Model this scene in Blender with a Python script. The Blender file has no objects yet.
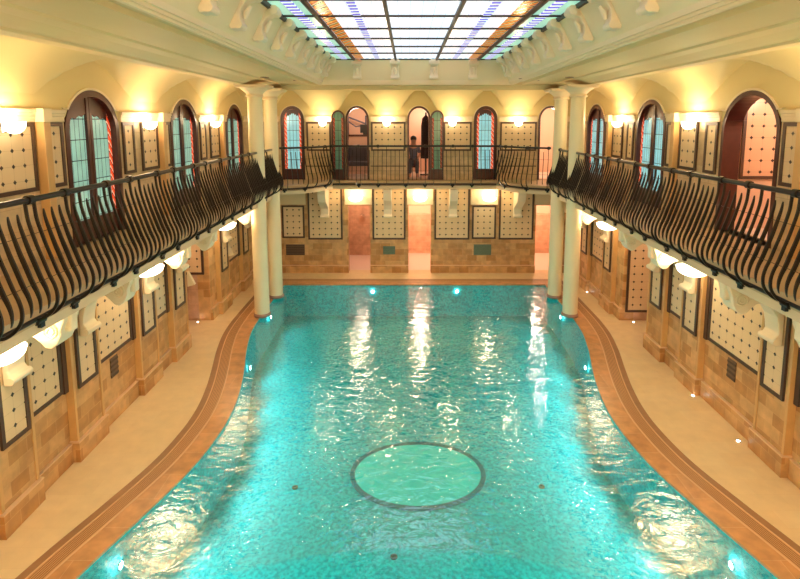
import bpy, bmesh, math, random
from mathutils import Vector, Matrix
random.seed(4)
PI = math.pi
S = bpy.context.scene
C = S.collection
R = math.radians

# ------------------------------------------------------------------ materials
def newmat(name):
    m = bpy.data.materials.new(name); m.use_nodes = True
    nt = m.node_tree
    return m, nt, nt.nodes, nt.links, nt.nodes['Principled BSDF']

def plain(name, col, rough=.5, metal=0., noise=0., nscale=6., emis=None, estr=0., spec=.5, bump=0.):
    m, nt, N, L, b = newmat(name)
    b.inputs['Base Color'].default_value = (*col, 1)
    b.inputs['Roughness'].default_value = rough
    b.inputs['Metallic'].default_value = metal
    b.inputs['Specular IOR Level'].default_value = spec
    if noise or bump:
        tc = N.new('ShaderNodeTexCoord'); nz = N.new('ShaderNodeTexNoise')
        nz.inputs['Scale'].default_value = nscale; nz.inputs['Detail'].default_value = 4
        L.new(tc.outputs['Object'], nz.inputs['Vector'])
        if noise:
            r = N.new('ShaderNodeMixRGB'); r.blend_type = 'MIX'
            r.inputs[1].default_value = (*[c*(1-noise) for c in col], 1)
            r.inputs[2].default_value = (*[min(1, c*(1+noise)) for c in col], 1)
            L.new(nz.outputs['Fac'], r.inputs[0]); L.new(r.outputs[0], b.inputs['Base Color'])
        if bump:
            bp = N.new('ShaderNodeBump'); bp.inputs['Strength'].default_value = bump
            bp.inputs['Distance'].default_value = .01
            L.new(nz.outputs['Fac'], bp.inputs['Height']); L.new(bp.outputs[0], b.inputs['Normal'])
    if emis:
        b.inputs['Emission Color'].default_value = (*emis, 1)
        b.inputs['Emission Strength'].default_value = estr
    return m

def math_node(N, L, op, a, b=None):
    n = N.new('ShaderNodeMath'); n.operation = op
    for i, v in enumerate((a, b)):
        if v is None: continue
        if isinstance(v, (int, float)): n.inputs[i].default_value = v
        else: L.new(v, n.inputs[i])
    return n.outputs[0]

def stone(name, c1, c2, mortar, bw=.42, bh=.22, plane='xz', rough=.35, msize=.004, var=.2):
    m, nt, N, L, b = newmat(name)
    tc = N.new('ShaderNodeTexCoord'); sx = N.new('ShaderNodeSeparateXYZ'); cx = N.new('ShaderNodeCombineXYZ')
    L.new(tc.outputs['Object'], sx.inputs[0])
    add = math_node(N, L, 'ADD', sx.outputs[0], sx.outputs[1]) if plane == 'xz' else sx.outputs[0]
    L.new(add, cx.inputs[0]); L.new(sx.outputs[2 if plane == 'xz' else 1], cx.inputs[1])
    br = N.new('ShaderNodeTexBrick'); br.offset = .5
    br.inputs['Scale'].default_value = 1; br.inputs['Brick Width'].default_value = bw
    br.inputs['Row Height'].default_value = bh; br.inputs['Mortar Size'].default_value = msize
    br.inputs['Color1'].default_value = (*c1, 1); br.inputs['Color2'].default_value = (*c2, 1)
    br.inputs['Mortar'].default_value = (*mortar, 1); br.inputs['Bias'].default_value = -.1
    L.new(cx.outputs[0], br.inputs['Vector'])
    nz = N.new('ShaderNodeTexNoise'); nz.inputs['Scale'].default_value = 5; nz.inputs['Detail'].default_value = 6
    L.new(tc.outputs['Object'], nz.inputs['Vector'])
    mr = N.new('ShaderNodeMapRange'); mr.inputs[1].default_value = .3; mr.inputs[2].default_value = .7
    mr.inputs[3].default_value = 1-var; mr.inputs[4].default_value = 1+var*.9
    L.new(nz.outputs['Fac'], mr.inputs[0])
    mx = N.new('ShaderNodeMixRGB'); mx.blend_type = 'MULTIPLY'; mx.inputs[0].default_value = 1
    L.new(br.outputs['Color'], mx.inputs[1]); L.new(mr.outputs[0], mx.inputs[2])
    L.new(mx.outputs[0], b.inputs['Base Color'])
    b.inputs['Roughness'].default_value = rough
    return m

def dotted(name, base, line, dot, s=.2, ox=.5, oz=.5):
    """square tiles with a dark diamond on every corner"""
    m, nt, N, L, b = newmat(name)
    tc = N.new('ShaderNodeTexCoord'); sx = N.new('ShaderNodeSeparateXYZ')
    L.new(tc.outputs['Object'], sx.inputs[0])
    def cell(o, off):
        v = math_node(N, L, 'ADD', math_node(N, L, 'DIVIDE', o, s), off+50)
        v = math_node(N, L, 'FRACT', v)
        return math_node(N, L, 'ABSOLUTE', math_node(N, L, 'SUBTRACT', v, .5))
    u, w = cell(sx.outputs[0], ox), cell(sx.outputs[2], oz)
    d = math_node(N, L, 'LESS_THAN', math_node(N, L, 'ADD', u, w), .155)
    ln = math_node(N, L, 'LESS_THAN', math_node(N, L, 'MINIMUM', u, w), .012)
    a = N.new('ShaderNodeMixRGB'); L.new(ln, a.inputs[0])
    a.inputs[1].default_value = (*base, 1); a.inputs[2].default_value = (*line, 1)
    c = N.new('ShaderNodeMixRGB'); L.new(d, c.inputs[0]); L.new(a.outputs[0], c.inputs[1])
    c.inputs[2].default_value = (*dot, 1)
    L.new(c.outputs[0], b.inputs['Base Color']); b.inputs['Roughness'].default_value = .3
    return m

PL = plain('cream_plaster', (.88, .73, .46), .7, noise=.05, nscale=2, spec=.2)
VA = plain('vault_plaster', (.78, .62, .30), .75, noise=.05, nscale=1.5, spec=.2)
CR = plain('cream_moulding', (.90, .73, .48), .6, spec=.3)
COL = plain('column_cream', (.92, .79, .50), .45, noise=.04, nscale=3)
CON = plain('console_cream', (.92, .78, .56), .6)
ST = stone('amber_stone', (.50, .25, .085), (.74, .46, .21), (.66, .40, .18), .32, .20)
STU = stone('pale_stone', (.60, .43, .23), (.70, .52, .30), (.50, .34, .18), .5, .3)
STF = stone('red_stone', (.56, .34, .21), (.64, .40, .25), (.5, .27, .16), .6, .4)
GOLD = plain('golden_stone_edge', (.70, .42, .17), .3, noise=.15)
BZ = plain('bronze_frame', (.085, .045, .03), .35, noise=.2)
TF = dotted('tile_cream', (.84, .62, .36), (.66, .46, .26), (.03, .015, .01))
TFp = dotted('tile_pink', (.80, .52, .33), (.60, .36, .25), (.03, .012, .01))
DECK = stone('deck_stone', (.84, .65, .37), (.87, .69, .41), (.80, .61, .34), .6, .3, 'xy', .45, .002, .05)
COP = stone('coping_stone', (.60, .31, .13), (.68, .37, .17), (.72, .45, .24), .9, .5, 'xy', .3, .004)
BROWN = plain('brown_edge_stone', (.36, .19, .09), .4, noise=.2)
LINE = plain('pale_line', (.78, .52, .30), .4)
IRON = plain('black_iron', (.012, .010, .009), .35, metal=.3, spec=.6)
RAIL = plain('rail_iron', (.05, .042, .038), .28, metal=.7)
WOOD = plain('dark_mahogany', (.075, .018, .012), .3, noise=.3, nscale=12)
DARK = plain('black_plastic', (.02, .02, .022), .4)
GREY = plain('grey_cushion', (.10, .10, .13), .7)
PINK = plain('pink_plaster', (.84, .60, .44), .7)
CHROME = plain('chrome', (.7, .7, .7), .15, metal=1)
VENT = plain('vent_brown', (.16, .10, .06), .4)
VENTG = plain('vent_green', (.14, .20, .14), .4, noise=.2, nscale=20)
BOWL = plain('lit_bowl', (.95, .9, .8), .4, emis=(1, .84, .58), estr=5)
SPOT = plain('lit_lens', (.95, .95, 1), .3, emis=(1, .93, .95), estr=30)
LEAD = plain('dark_lead', (.035, .025, .02), .5)
SKIN = plain('skin', (.6, .35, .25), .6)
SHIRT = plain('blue_grey_cloth', (.14, .16, .24), .8)

def glass_mat(name, col, strength, lx=.11, lz=.32, ramp=0):
    """leaded, backlit pane"""
    m, nt, N, L, b = newmat(name)
    tc = N.new('ShaderNodeTexCoord'); sx = N.new('ShaderNodeSeparateXYZ'); L.new(tc.outputs['Object'], sx.inputs[0])
    def ln(o, s, w):
        v = math_node(N, L, 'FRACT', math_node(N, L, 'ADD', math_node(N, L, 'DIVIDE', o, s), 50.5))
        return math_node(N, L, 'LESS_THAN', math_node(N, L, 'ABSOLUTE', math_node(N, L, 'SUBTRACT', v, .5)), w)
    a = math_node(N, L, 'MAXIMUM', ln(sx.outputs[0], lx, .04), ln(sx.outputs[2], lz, .018))
    nz = N.new('ShaderNodeTexNoise'); nz.inputs['Scale'].default_value = 3
    L.new(tc.outputs['Object'], nz.inputs['Vector'])
    c = N.new('ShaderNodeMixRGB'); L.new(nz.outputs['Fac'], c.inputs[0])
    c.inputs[1].default_value = (*[x*.7 for x in col], 1); c.inputs[2].default_value = (*[min(1, x*1.25) for x in col], 1)
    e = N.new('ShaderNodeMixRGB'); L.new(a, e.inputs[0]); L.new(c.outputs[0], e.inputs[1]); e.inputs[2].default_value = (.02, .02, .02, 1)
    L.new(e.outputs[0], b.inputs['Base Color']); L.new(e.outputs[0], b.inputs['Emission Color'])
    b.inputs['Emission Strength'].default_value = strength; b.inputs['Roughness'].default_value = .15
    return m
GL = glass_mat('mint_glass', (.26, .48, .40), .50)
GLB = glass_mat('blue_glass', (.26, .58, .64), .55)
GLG = glass_mat('green_glass', (.10, .20, .12), .22)

def stripes(name, cols, scale, ang, strength, plane='xz'):
    m, nt, N, L, b = newmat(name)
    tc = N.new('ShaderNodeTexCoord'); sx = N.new('ShaderNodeSeparateXYZ'); L.new(tc.outputs['Object'], sx.inputs[0])
    q = sx.outputs[2 if plane == 'xz' else 1]
    v = math_node(N, L, 'ADD', math_node(N, L, 'MULTIPLY', q, scale), math_node(N, L, 'MULTIPLY', sx.outputs[0], scale*ang))
    v = math_node(N, L, 'FRACT', math_node(N, L, 'ADD', v, 200))
    cr = N.new('ShaderNodeValToRGB'); cr.color_ramp.interpolation = 'CONSTANT'; L.new(v, cr.inputs[0])
    e = cr.color_ramp.elements
    e[0].position = 0; e[0].color = (*cols[0][1], 1); e[1].position = cols[1][0]; e[1].color = (*cols[1][1], 1)
    for p, c in cols[2:]:
        x = e.new(p); x.color = (*c, 1)
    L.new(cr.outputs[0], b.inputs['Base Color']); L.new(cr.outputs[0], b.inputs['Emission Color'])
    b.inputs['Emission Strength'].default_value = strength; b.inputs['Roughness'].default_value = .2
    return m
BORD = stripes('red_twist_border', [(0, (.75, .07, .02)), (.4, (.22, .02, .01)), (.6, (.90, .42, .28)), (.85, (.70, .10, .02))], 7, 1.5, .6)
SK = .87
ORANGE = stripes('orange_band', [(0, (.95, .30, .03)), (.36, (.62, .07, .01)), (.62, (.95, .62, .25)), (.8, (.05, .02, .02))], 3.2, 1.6, SK*.36, 'xy')
PURPLE = stripes('violet_band', [(0, (.14, .12, .80)), (.5, (.80, .86, .95))], 5.0, .1, SK*.62, 'xy')
BLUEB = stripes('blue_end_band', [(0, (.30, .55, .72)), (.5, (.9, .93, .95))], .01, 700, SK*.7, 'xy')
def pane(name, col, st, sx_=.18, sy_=.12):
    m, nt, N, L, b = newmat(name)
    tc = N.new('ShaderNodeTexCoord'); s = N.new('ShaderNodeSeparateXYZ'); L.new(tc.outputs['Object'], s.inputs[0])
    def ln(o, q, w):
        v = math_node(N, L, 'FRACT', math_node(N, L, 'ADD', math_node(N, L, 'DIVIDE', o, q), 50.5))
        return math_node(N, L, 'LESS_THAN', math_node(N, L, 'ABSOLUTE', math_node(N, L, 'SUBTRACT', v, .5)), w)
    a = math_node(N, L, 'MAXIMUM', ln(s.outputs[0], sx_, .03), ln(s.outputs[1], sy_, .03))
    e = N.new('ShaderNodeMixRGB'); L.new(math_node(N, L, 'MULTIPLY', a, .55), e.inputs[0])
    e.inputs[1].default_value = (*col, 1); e.inputs[2].default_value = (.35, .42, .5, 1)
    L.new(e.outputs[0], b.inputs['Base Color']); L.new(e.outputs[0], b.inputs['Emission Color'])
    b.inputs['Emission Strength'].default_value = st; b.inputs['Roughness'].default_value = .2
    return m
SKYW = pane('sky_white_glass', (.80, .88, 1.0), SK*.80)
SKYM = pane('sky_mint_glass', (.40, .72, .60), SK*.58)
SKYP = pane('sky_blush_glass', (.88, .87, .95), SK*.76)

def pool_mat():
    m, nt, N, L, b = newmat('teal_mosaic')
    tc = N.new('ShaderNodeTexCoord')
    v = N.new('ShaderNodeTexVoronoi'); v.inputs['Scale'].default_value = 28
    L.new(tc.outputs['Object'], v.inputs['Vector'])
    nz = N.new('ShaderNodeTexNoise'); nz.inputs['Scale'].default_value = 16; nz.inputs['Detail'].default_value = 5
    L.new(tc.outputs['Object'], nz.inputs['Vector'])
    cr = N.new('ShaderNodeValToRGB'); e = cr.color_ramp.elements
    e[0].position = .36; e[0].color = (.005, .34, .38, 1); e[1].position = .60; e[1].color = (.015, .64, .66, 1)
    mixv = math_node(N, L, 'ADD', math_node(N, L, 'MULTIPLY', nz.outputs['Fac'], .75), math_node(N, L, 'MULTIPLY', v.outputs['Color'], .25))
    L.new(mixv, cr.inputs[0]); L.new(cr.outputs[0], b.inputs['Base Color'])
    b.inputs['Roughness'].default_value = .6
    return m
MOS = pool_mat()
MOSD = plain('teal_dark_ring', (.003, .19, .24), .6, noise=.3, nscale=20)
MOSL = plain('teal_light_disc', (.02, .80, .74), .6, noise=.06, nscale=4)

def water_mat():
    m = bpy.data.materials.new('pool_water'); m.use_nodes = True
    nt = m.node_tree; N = nt.nodes; L = nt.links; N.clear()
    out = N.new('ShaderNodeOutputMaterial'); mix = N.new('ShaderNodeMixShader')
    tr = N.new('ShaderNodeBsdfTransparent'); tr.inputs[0].default_value = (.50, .95, .98, 1)
    gl = N.new('ShaderNodeBsdfGlossy'); gl.inputs['Roughness'].default_value = .04
    fr = N.new('ShaderNodeFresnel'); fr.inputs['IOR'].default_value = 1.33
    bp = N.new('ShaderNodeBump'); bp.inputs['Distance'].default_value = .025; bp.inputs['Strength'].default_value = .75
    tc = N.new('ShaderNodeTexCoord'); mp = N.new('ShaderNodeMapping'); mp.inputs['Scale'].default_value = (1.0, 1.7, 1)
    n1 = N.new('ShaderNodeTexNoise'); n1.inputs['Scale'].default_value = 3.2; n1.inputs['Detail'].default_value = 3
    n1.inputs['Distortion'].default_value = .8
    L.new(tc.outputs['Object'], mp.inputs[0]); L.new(mp.outputs[0], n1.inputs['Vector'])
    L.new(n1.outputs['Fac'], bp.inputs['Height'])
    L.new(bp.outputs[0], gl.inputs['Normal'])
    L.new(math_node(N, L, 'MULTIPLY', fr.outputs[0], .28), mix.inputs[0])
    L.new(tr.outputs[0], mix.inputs[1]); L.new(gl.outputs[0], mix.inputs[2]); L.new(mix.outputs[0], out.inputs[0])
    return m
WAT = water_mat()

def grate_mat():
    m, nt, N, L, b = newmat('slotted_grate')
    tc = N.new('ShaderNodeTexCoord'); sx = N.new('ShaderNodeSeparateXYZ'); L.new(tc.outputs['UV'], sx.inputs[0])
    v = math_node(N, L, 'FRACT', math_node(N, L, 'MULTIPLY', sx.outputs[1], 7))
    d = math_node(N, L, 'LESS_THAN', v, .38)
    c = N.new('ShaderNodeMixRGB'); L.new(d, c.inputs[0])
    c.inputs[1].default_value = (.62, .34, .15, 1); c.inputs[2].default_value = (.22, .10, .04, 1)
    L.new(c.outputs[0], b.inputs['Base Color']); b.inputs['Roughness'].default_value = .4
    return m
GRATE = grate_mat()

# ------------------------------------------------------------------ mesh helpers
def obj(name, bm, mat, parent=None, smooth=False, bevel=0.):
    me = bpy.data.meshes.new(name)
    bmesh.ops.recalc_face_normals(bm, faces=bm.faces)
    bm.to_mesh(me); bm.free()
    if mat: me.materials.append(mat)
    if smooth:
        for p in me.polygons: p.use_smooth = True
    o = bpy.data.objects.new(name, me); C.objects.link(o)
    if parent: o.parent = parent
    if bevel:
        b = o.modifiers.new('b', 'BEVEL'); b.width = bevel; b.segments = 2; b.limit_method = 'ANGLE'
    return o

def box(bm, x0, x1, y0, y1, z0, z1):
    vs = [bm.verts.new((x, y, z)) for x in (x0, x1) for y in (y0, y1) for z in (z0, z1)]
    for f in ((0, 1, 3, 2), (4, 6, 7, 5), (0, 4, 5, 1), (2, 3, 7, 6), (0, 2, 6, 4), (1, 5, 7, 3)):
        bm.faces.new([vs[i] for i in f])
def B(*bs):
    bm = bmesh.new()
    for b in bs: box(bm, *b)
    return bm

def tube(bm, pts, r, n=8, cap=True):
    pts = [Vector(p) for p in pts]; rings = []
    for i, p in enumerate(pts):
        t = (pts[min(i+1, len(pts)-1)] - pts[max(i-1, 0)]).normalized()
        a = t.cross(Vector((0, 0, 1)))
        if a.length < .01: a = t.cross(Vector((1, 0, 0)))
        a.normalize(); b = t.cross(a).normalized()
        rr = r[i] if isinstance(r, (list, tuple)) else r
        rings.append([bm.verts.new(p + (a*math.cos(2*PI*k/n) + b*math.sin(2*PI*k/n))*rr) for k in range(n)])
    for i in range(len(rings)-1):
        for k in range(n):
            bm.faces.new((rings[i][k], rings[i][(k+1) % n], rings[i+1][(k+1) % n], rings[i+1][k]))
    if cap:
        bm.faces.new(rings[0][::-1]); bm.faces.new(rings[-1])

def lathe(bm, prof, n=32, cx=0, cy=0, a0=0, a1=2*PI):
    full = abs(a1-a0-2*PI) < 1e-6
    m = n if full else n+1
    rings = [[bm.verts.new((cx+r*math.cos(a0+(a1-a0)*k/n), cy+r*math.sin(a0+(a1-a0)*k/n), z)) for k in range(m)] for r, z in prof]
    for i in range(len(rings)-1):
        for k in range(n):
            j = (k+1) % m
            bm.faces.new((rings[i][k], rings[i][j], rings[i+1][j], rings[i+1][k]))
    return rings

def prism(bm, poly, h0, h1, axis='x'):
    """poly of (a,b) extruded along axis. axis 'x': (a,b)->(y,z); 'y': (a,b)->(x,z); 'z': (x,y)"""
    def P(a, b, h): return {'x': (h, a, b), 'y': (a, h, b), 'z': (a, b, h)}[axis]
    v0 = [bm.verts.new(P(a, b, h0)) for a, b in poly]; v1 = [bm.verts.new(P(a, b, h1)) for a, b in poly]
    f0 = bm.faces.new(v0); f1 = bm.faces.new(v1[::-1])
    n = len(poly)
    for i in range(n): bm.faces.new((v0[i], v1[i], v1[(i+1) % n], v0[(i+1) % n]))
    f0.normal_update(); f1.normal_update()
    bmesh.ops.triangulate(bm, faces=[f0, f1])

def tag(o, label, cat, group=None, kind=None):
    o['label'] = label; o['category'] = cat
    if group: o['group'] = group
    if kind: o['kind'] = kind
    return o
def struct(o): o['kind'] = 'structure'; return o
def empty(name, loc=(0, 0, 0), rz=0.):
    o = bpy.data.objects.new(name, None); C.objects.link(o); o.empty_display_size = .1
    o.location = loc; o.rotation_euler = (0, 0, rz); return o
def copytree(o, parent=None):
    c = o.copy(); C.objects.link(c)
    if parent: c.parent = parent
    for ch in list(o.children): copytree(ch, c)
    return c

W = 5.20          # side wall face
YF = 17.25        # far wall face
# wall frames: local x along wall, local y INTO the wall, z up
def frame(side):
    return {'L': ((-W, 0, 0), PI/2), 'R': ((W, 0, 0), -PI/2), 'F': ((0, YF, 0), 0)}[side]
def at(side, u, d=0., z=0.):
    """world location for wall coordinate u (Y on the sides, X on the far wall), d towards the hall"""
    return {'L': (-W+d, u, z), 'R': (W-d, u, z), 'F': (u, YF-d, z)}[side]
def lu(side, u): return -u if side == 'R' else u
def setf(o, side):
    o.location, rz = frame(side)[0], frame(side)[1]; o.rotation_euler = (0, 0, rz); return o
def put(o, side, u, d=0., z=0.):
    o.location = at(side, u, d, z); o.rotation_euler = (0, 0, frame(side)[1]); return o

SN = {'L': 'left', 'R': 'right', 'F': 'far'}

def arch_wall(side, u0, u1, z0, z1, ops, th=.3, n=20):
    """ops: (uc, halfwidth, sill, spring or None, rise) -> wall slab with holes"""
    bm = bmesh.new()
    ops = sorted([(lu(side, o[0]),)+tuple(o[1:]) for o in ops])
    a, b = sorted((lu(side, u0), lu(side, u1)))
    cur = a
    for uc, hw, sill, spring, rise in ops:
        l, r = max(uc-hw, a), min(uc+hw, b)
        if l > cur: box(bm, cur, l, 0, th, z0, z1)
        if sill > z0: box(bm, l, r, 0, th, z0, sill)
        if rise <= 0: box(bm, l, r, 0, th, spring, z1)
        else:
            pts = [(l + (r-l)*k/n) for k in range(n+1)]
            zz = [spring + rise*math.sqrt(max(0, 1-((p-uc)/hw)**2)) for p in pts]
            for k in range(n):
                vs = []
                for y in (0, th):
                    vs += [bm.verts.new((pts[k], y, zz[k])), bm.verts.new((pts[k+1], y, zz[k+1])), bm.verts.new((pts[k+1], y, z1)), bm.verts.new((pts[k], y, z1))]
                bm.faces.new(vs[:4]); bm.faces.new(vs[4:][::-1]); bm.faces.new((vs[0], vs[4], vs[5], vs[1])); bm.faces.new((vs[3], vs[2], vs[6], vs[7]))
        cur = r
    if cur < b: box(bm, cur, b, 0, th, z0, z1)
    return bm

# ------------------------------------------------------------------ layout numbers
ZG = 3.12                       # gallery floor
YN = -2.0                       # near end of the hall
SIDE_DOORS = [8.48, 11.94, 15.4]
DH, DSP, DR = .73, 4.83, .66    # halfwidth, spring, rise
def fx(px): return (px-407.6)/531*17.5-.22
def fxu(px): return (px-407.6)/531*17.15-.22
FAR_UP = [fxu(292.5), fxu(357.3), fxu(419), fxu(485.5), fxu(550)]
FH, FSP, FR = .38, 5.08, .42
FAR_OPEN = [(fx(348), fx(370)), (fx(408.5), fx(431)), (fx(536), fx(559))]

# ------------------------------------------------------------------ walls
NICHE = (11.45, 12.95)
for s in 'LR':
    nm = 'wall_'+SN[s]
    g = arch_wall(s, YN, YF, 0, 2.95, [(sum(NICHE)/2, (NICHE[1]-NICHE[0])/2, 0, 2.5, 0)], .3)
    struct(setf(obj(nm, g, ST), s))
    g = arch_wall(s, YN, YF, 2.95, 5.02, [(y, DH, ZG, 5.02, 0) for y in SIDE_DOORS], .3)
    struct(setf(obj(nm+'_upper', g, STU), s))
    # above the cornice: plaster, arched over the doors
    bm = bmesh.new()
    a, b = sorted((lu(s, YN), lu(s, YF))); cur = a
    for uc in sorted(lu(s, y) for y in SIDE_DOORS):
        box(bm, cur, uc-DH, 0, .3, 5.02, 6.4)
        n = 24
        for k in range(n):
            p0, p1 = uc-DH+2*DH*k/n, uc-DH+2*DH*(k+1)/n
            q0, q1 = [max(5.02, DSP+DR*math.sqrt(max(0, 1-((p-uc)/DH)**2))) for p in (p0, p1)]
            vs = []
            for y in (0, .3): vs += [bm.verts.new((p0, y, q0)), bm.verts.new((p1, y, q1)), bm.verts.new((p1, y, 6.4)), bm.verts.new((p0, y, 6.4))]
            bm.faces.new(vs[:4]); bm.faces.new(vs[4:][::-1]); bm.faces.new((vs[0], vs[4], vs[5], vs[1]))
        cur = uc+DH
    box(bm, cur, b, 0, .3, 5.02, 6.4)
    struct(setf(obj(nm+'_plaster', bm, VA), s))
# far wall
ops = [((a+b)/2, (b-a)/2, 0, 2.27, 0) for a, b in FAR_OPEN]
struct(setf(obj('wall_far', arch_wall('F', -W-.3, W+.3, 0, 2.95, ops, .3), ST), 'F'))
struct(setf(obj('wall_far_upper', arch_wall('F', -W-.3, W+.3, 2.95, 5.02, [(x, FH, ZG, 5.02, 0) for x in FAR_UP], .3), STU), 'F'))
struct(setf(obj('wall_far_plaster', arch_wall('F', -W-.3, W+.3, 5.02, 6.4, [(x, FH, 5.02, FSP, FR) for x in FAR_UP], .3), VA), 'F'))
struct(obj('wall_near', B((-W-.3, W+.3, YN-.3, YN, 0, 6.9)), PL))

# niches in the side walls
for s in 'LR':
    sg = -1 if s == 'L' else 1
    x0, x1 = sorted((sg*(W+.3), sg*7.1))
    xi = sg*W
    bm = B((x0, x1, NICHE[1], NICHE[1]+.2, 0, 3.0), (x0, x1, NICHE[0]-.2, NICHE[0], 0, 3.0))
    struct(obj('wall_niche_'+SN[s], bm, STF))
    bm = B((min(sg*7.1, sg*7.2), max(sg*7.1, sg*7.2), NICHE[0]-.2, NICHE[1]+.2, 0, 3.0), (x0, x1, NICHE[0], NICHE[1], 2.9, 3.0))
    struct(obj('wall_niche_back_'+SN[s], bm, STF))

# rooms behind the far wall, two storeys, and the room behind the open right arch
def room(tag_, x0, x1, y0, y1, z0, z1, wm, fm, back=None):
    struct(obj('wall_'+tag_, B((x0-.1, x0, y0, y1, z0, z1), (x1, x1+.1, y0, y1, z0, z1), (x0, x1, y1, y1+.1, z0, z1)), back or wm))
    struct(obj('ceiling_'+tag_, B((x0, x1, y0, y1, z1, z1+.08)), wm))
    struct(obj('floor_'+tag_, B((x0, x1, y0, y1, z0-.08, z0)), fm))
PFL = plain('pale_pink_floor', (.85, .72, .62), .4)
room('shower', FAR_OPEN[0][0]-.25, FAR_OPEN[0][1]+.1, YF+.3, 19.6, 0, 2.7, PINK, PFL, STF)
room('passage', FAR_OPEN[1][0]-.2, FAR_OPEN[1][1]+.7, YF+.3, 20.2, 0, 2.7, PINK, PFL)
room('changing', FAR_OPEN[2][0]-.3, FAR_OPEN[2][1]+.7, YF+.3, 20.2, 0, 2.7, PINK, PFL)
struct(obj('wall_passage_tiles', B((FAR_OPEN[1][0]-.05, FAR_OPEN[1][1]+.68, 19.9, 20.19, 0.001, 1.5)), stone('salmon_tile', (.68, .42, .27), (.75, .48, .32), (.78, .52, .37))))
struct(obj('wall_changing_tiles', B((FAR_OPEN[2][0]-.28, FAR_OPEN[2][1]+.68, 19.9, 20.19, 0.001, 1.5)), stone('salmon_tile', (.68, .42, .27), (.75, .48, .32), (.78, .52, .37))))
room('fitness', -3.2, -.9, YF+.3, 20.0, ZG, 5.6, PINK, PFL)
room('lounge', -.6, 1.4, YF+.3, 20.0, ZG, 5.6, PINK, PFL)
room('stair', 3.6, 6.5, YF+.3, 20.0, ZG, 5.6, PINK, PFL)
# room behind open right arch
struct(obj('wall_side', B((8.0, 8.1, 7.3, 9.28, ZG, 5.7), (W+.3, 8.0, 9.28, 9.38, ZG, 5.7)), PINK))
struct(obj('ceiling_side', B((W+.3, 8.0, 7.3, 9.28, 5.7, 5.8)), PINK)); struct(obj('floor_side', B((W+.3, 8.0, 7.3, 9.28, ZG-.1, ZG)), PFL))
struct(obj('wall_side_near', B((W+.3, 8.0, 7.2, 7.3, ZG, 5.7)), PINK))

# ------------------------------------------------------------------ gallery slab
def far_path(off=0.):
    pts = [(-3.95, 15.45), (-3.5, 15.62), (-3.1, 15.95), (-2.85, 16.35), (-2.6, 16.68), (-2.35, 16.75)]
    full = pts + [(-x, y) for x, y in pts[::-1]]
    return [(x, y+off) for x, y in full]
def smooth_path(p, n=8):
    out = []
    for i in range(len(p)-1):
        p0, p1, p2, p3 = [Vector((*p[max(0, min(len(p)-1, j))], 0)) for j in (i-1, i, i+1, i+2)]
        for k in range(n):
            t = k/n
            q = .5*((2*p1)+(p2-p0)*t+(2*p0-5*p1+4*p2-p3)*t*t+(-p0+3*p1-3*p2+p3)*t**3)
            out.append((q.x, q.y))
    out.append(p[-1]); return out
fp = smooth_path(far_path())
edge = [(-3.98, YN), (-3.98, 15.35)] + fp + [(3.98, 15.35), (3.98, YN)]
def slab(name, z0, z1, grow, mat):
    e = [(x - math.copysign(grow, x) if abs(x) > 3.97 else x, y - (grow if abs(x) <= 3.97 else 0)) for x, y in edge]
    outer = [(W+.28, YN), (W+.28, YF+.28), (-W-.28, YF+.28), (-W-.28, YN)]
    bm = bmesh.new(); prism(bm, e + outer, z0, z1, 'z')
    return struct(obj(name, bm, mat))
slab('floor_gallery', 2.98, ZG, -.03, plain('gallery_floor', (.55, .38, .2), .4, noise=.1))
slab('trim_gallery_fascia', 2.87, 2.975, .02, plain('tan_fascia', (.74, .56, .34), .5))

# ------------------------------------------------------------------ floor / deck / pool
PO = [(1, 4.35), (3, 4.25), (4.3, 4.08), (5.3, 3.87), (6.3, 3.58), (7.2, 3.35), (8.1, 3.26), (8.8, 3.28), (9.6, 3.40), (10.4, 3.58), (11.2, 3.78), (12.1, 3.95), (13, 4.02), (14.5, 4.03), (15.9, 4.03)]
def px_(y):
    for i in range(len(PO)-1):
        if PO[i][0] <= y <= PO[i+1][0]:
            p0 = PO[max(0, i-1)][1]; p1 = PO[i][1]; p2 = PO[i+1][1]; p3 = PO[min(len(PO)-1, i+2)][1]
            t = (y-PO[i][0])/(PO[i+1][0]-PO[i][0])
            return .5*((2*p1)+(p2-p0)*t+(2*p0-5*p1+4*p2-p3)*t*t+(-p0+3*p1-3*p2+p3)*t**3)
    return PO[-1][1]
YP0, YP1 = 1.0, 15.9
NY = 90
ys = [YP0+(YP1-YP0)*i/NY for i in range(NY+1)]
right = [(px_(y), y) for y in ys]
def offset(o):
    """pool outline as a closed loop grown outwards by o (near end, right side, far end, left side)"""
    rr = []
    for i, (x, y) in enumerate(right):
        a = right[max(0, i-1)]; b = right[min(NY, i+1)]
        t = Vector((b[0]-a[0], b[1]-a[1])).normalized(); n = Vector((t.y, -t.x))
        rr.append((x+n.x*o, y+n.y*o))
    rr[0] = (rr[0][0], YP0-o); rr[-1] = (rr[-1][0], YP1+o*.9)
    return rr + [(-x, y) for x, y in rr[::-1]]
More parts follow.
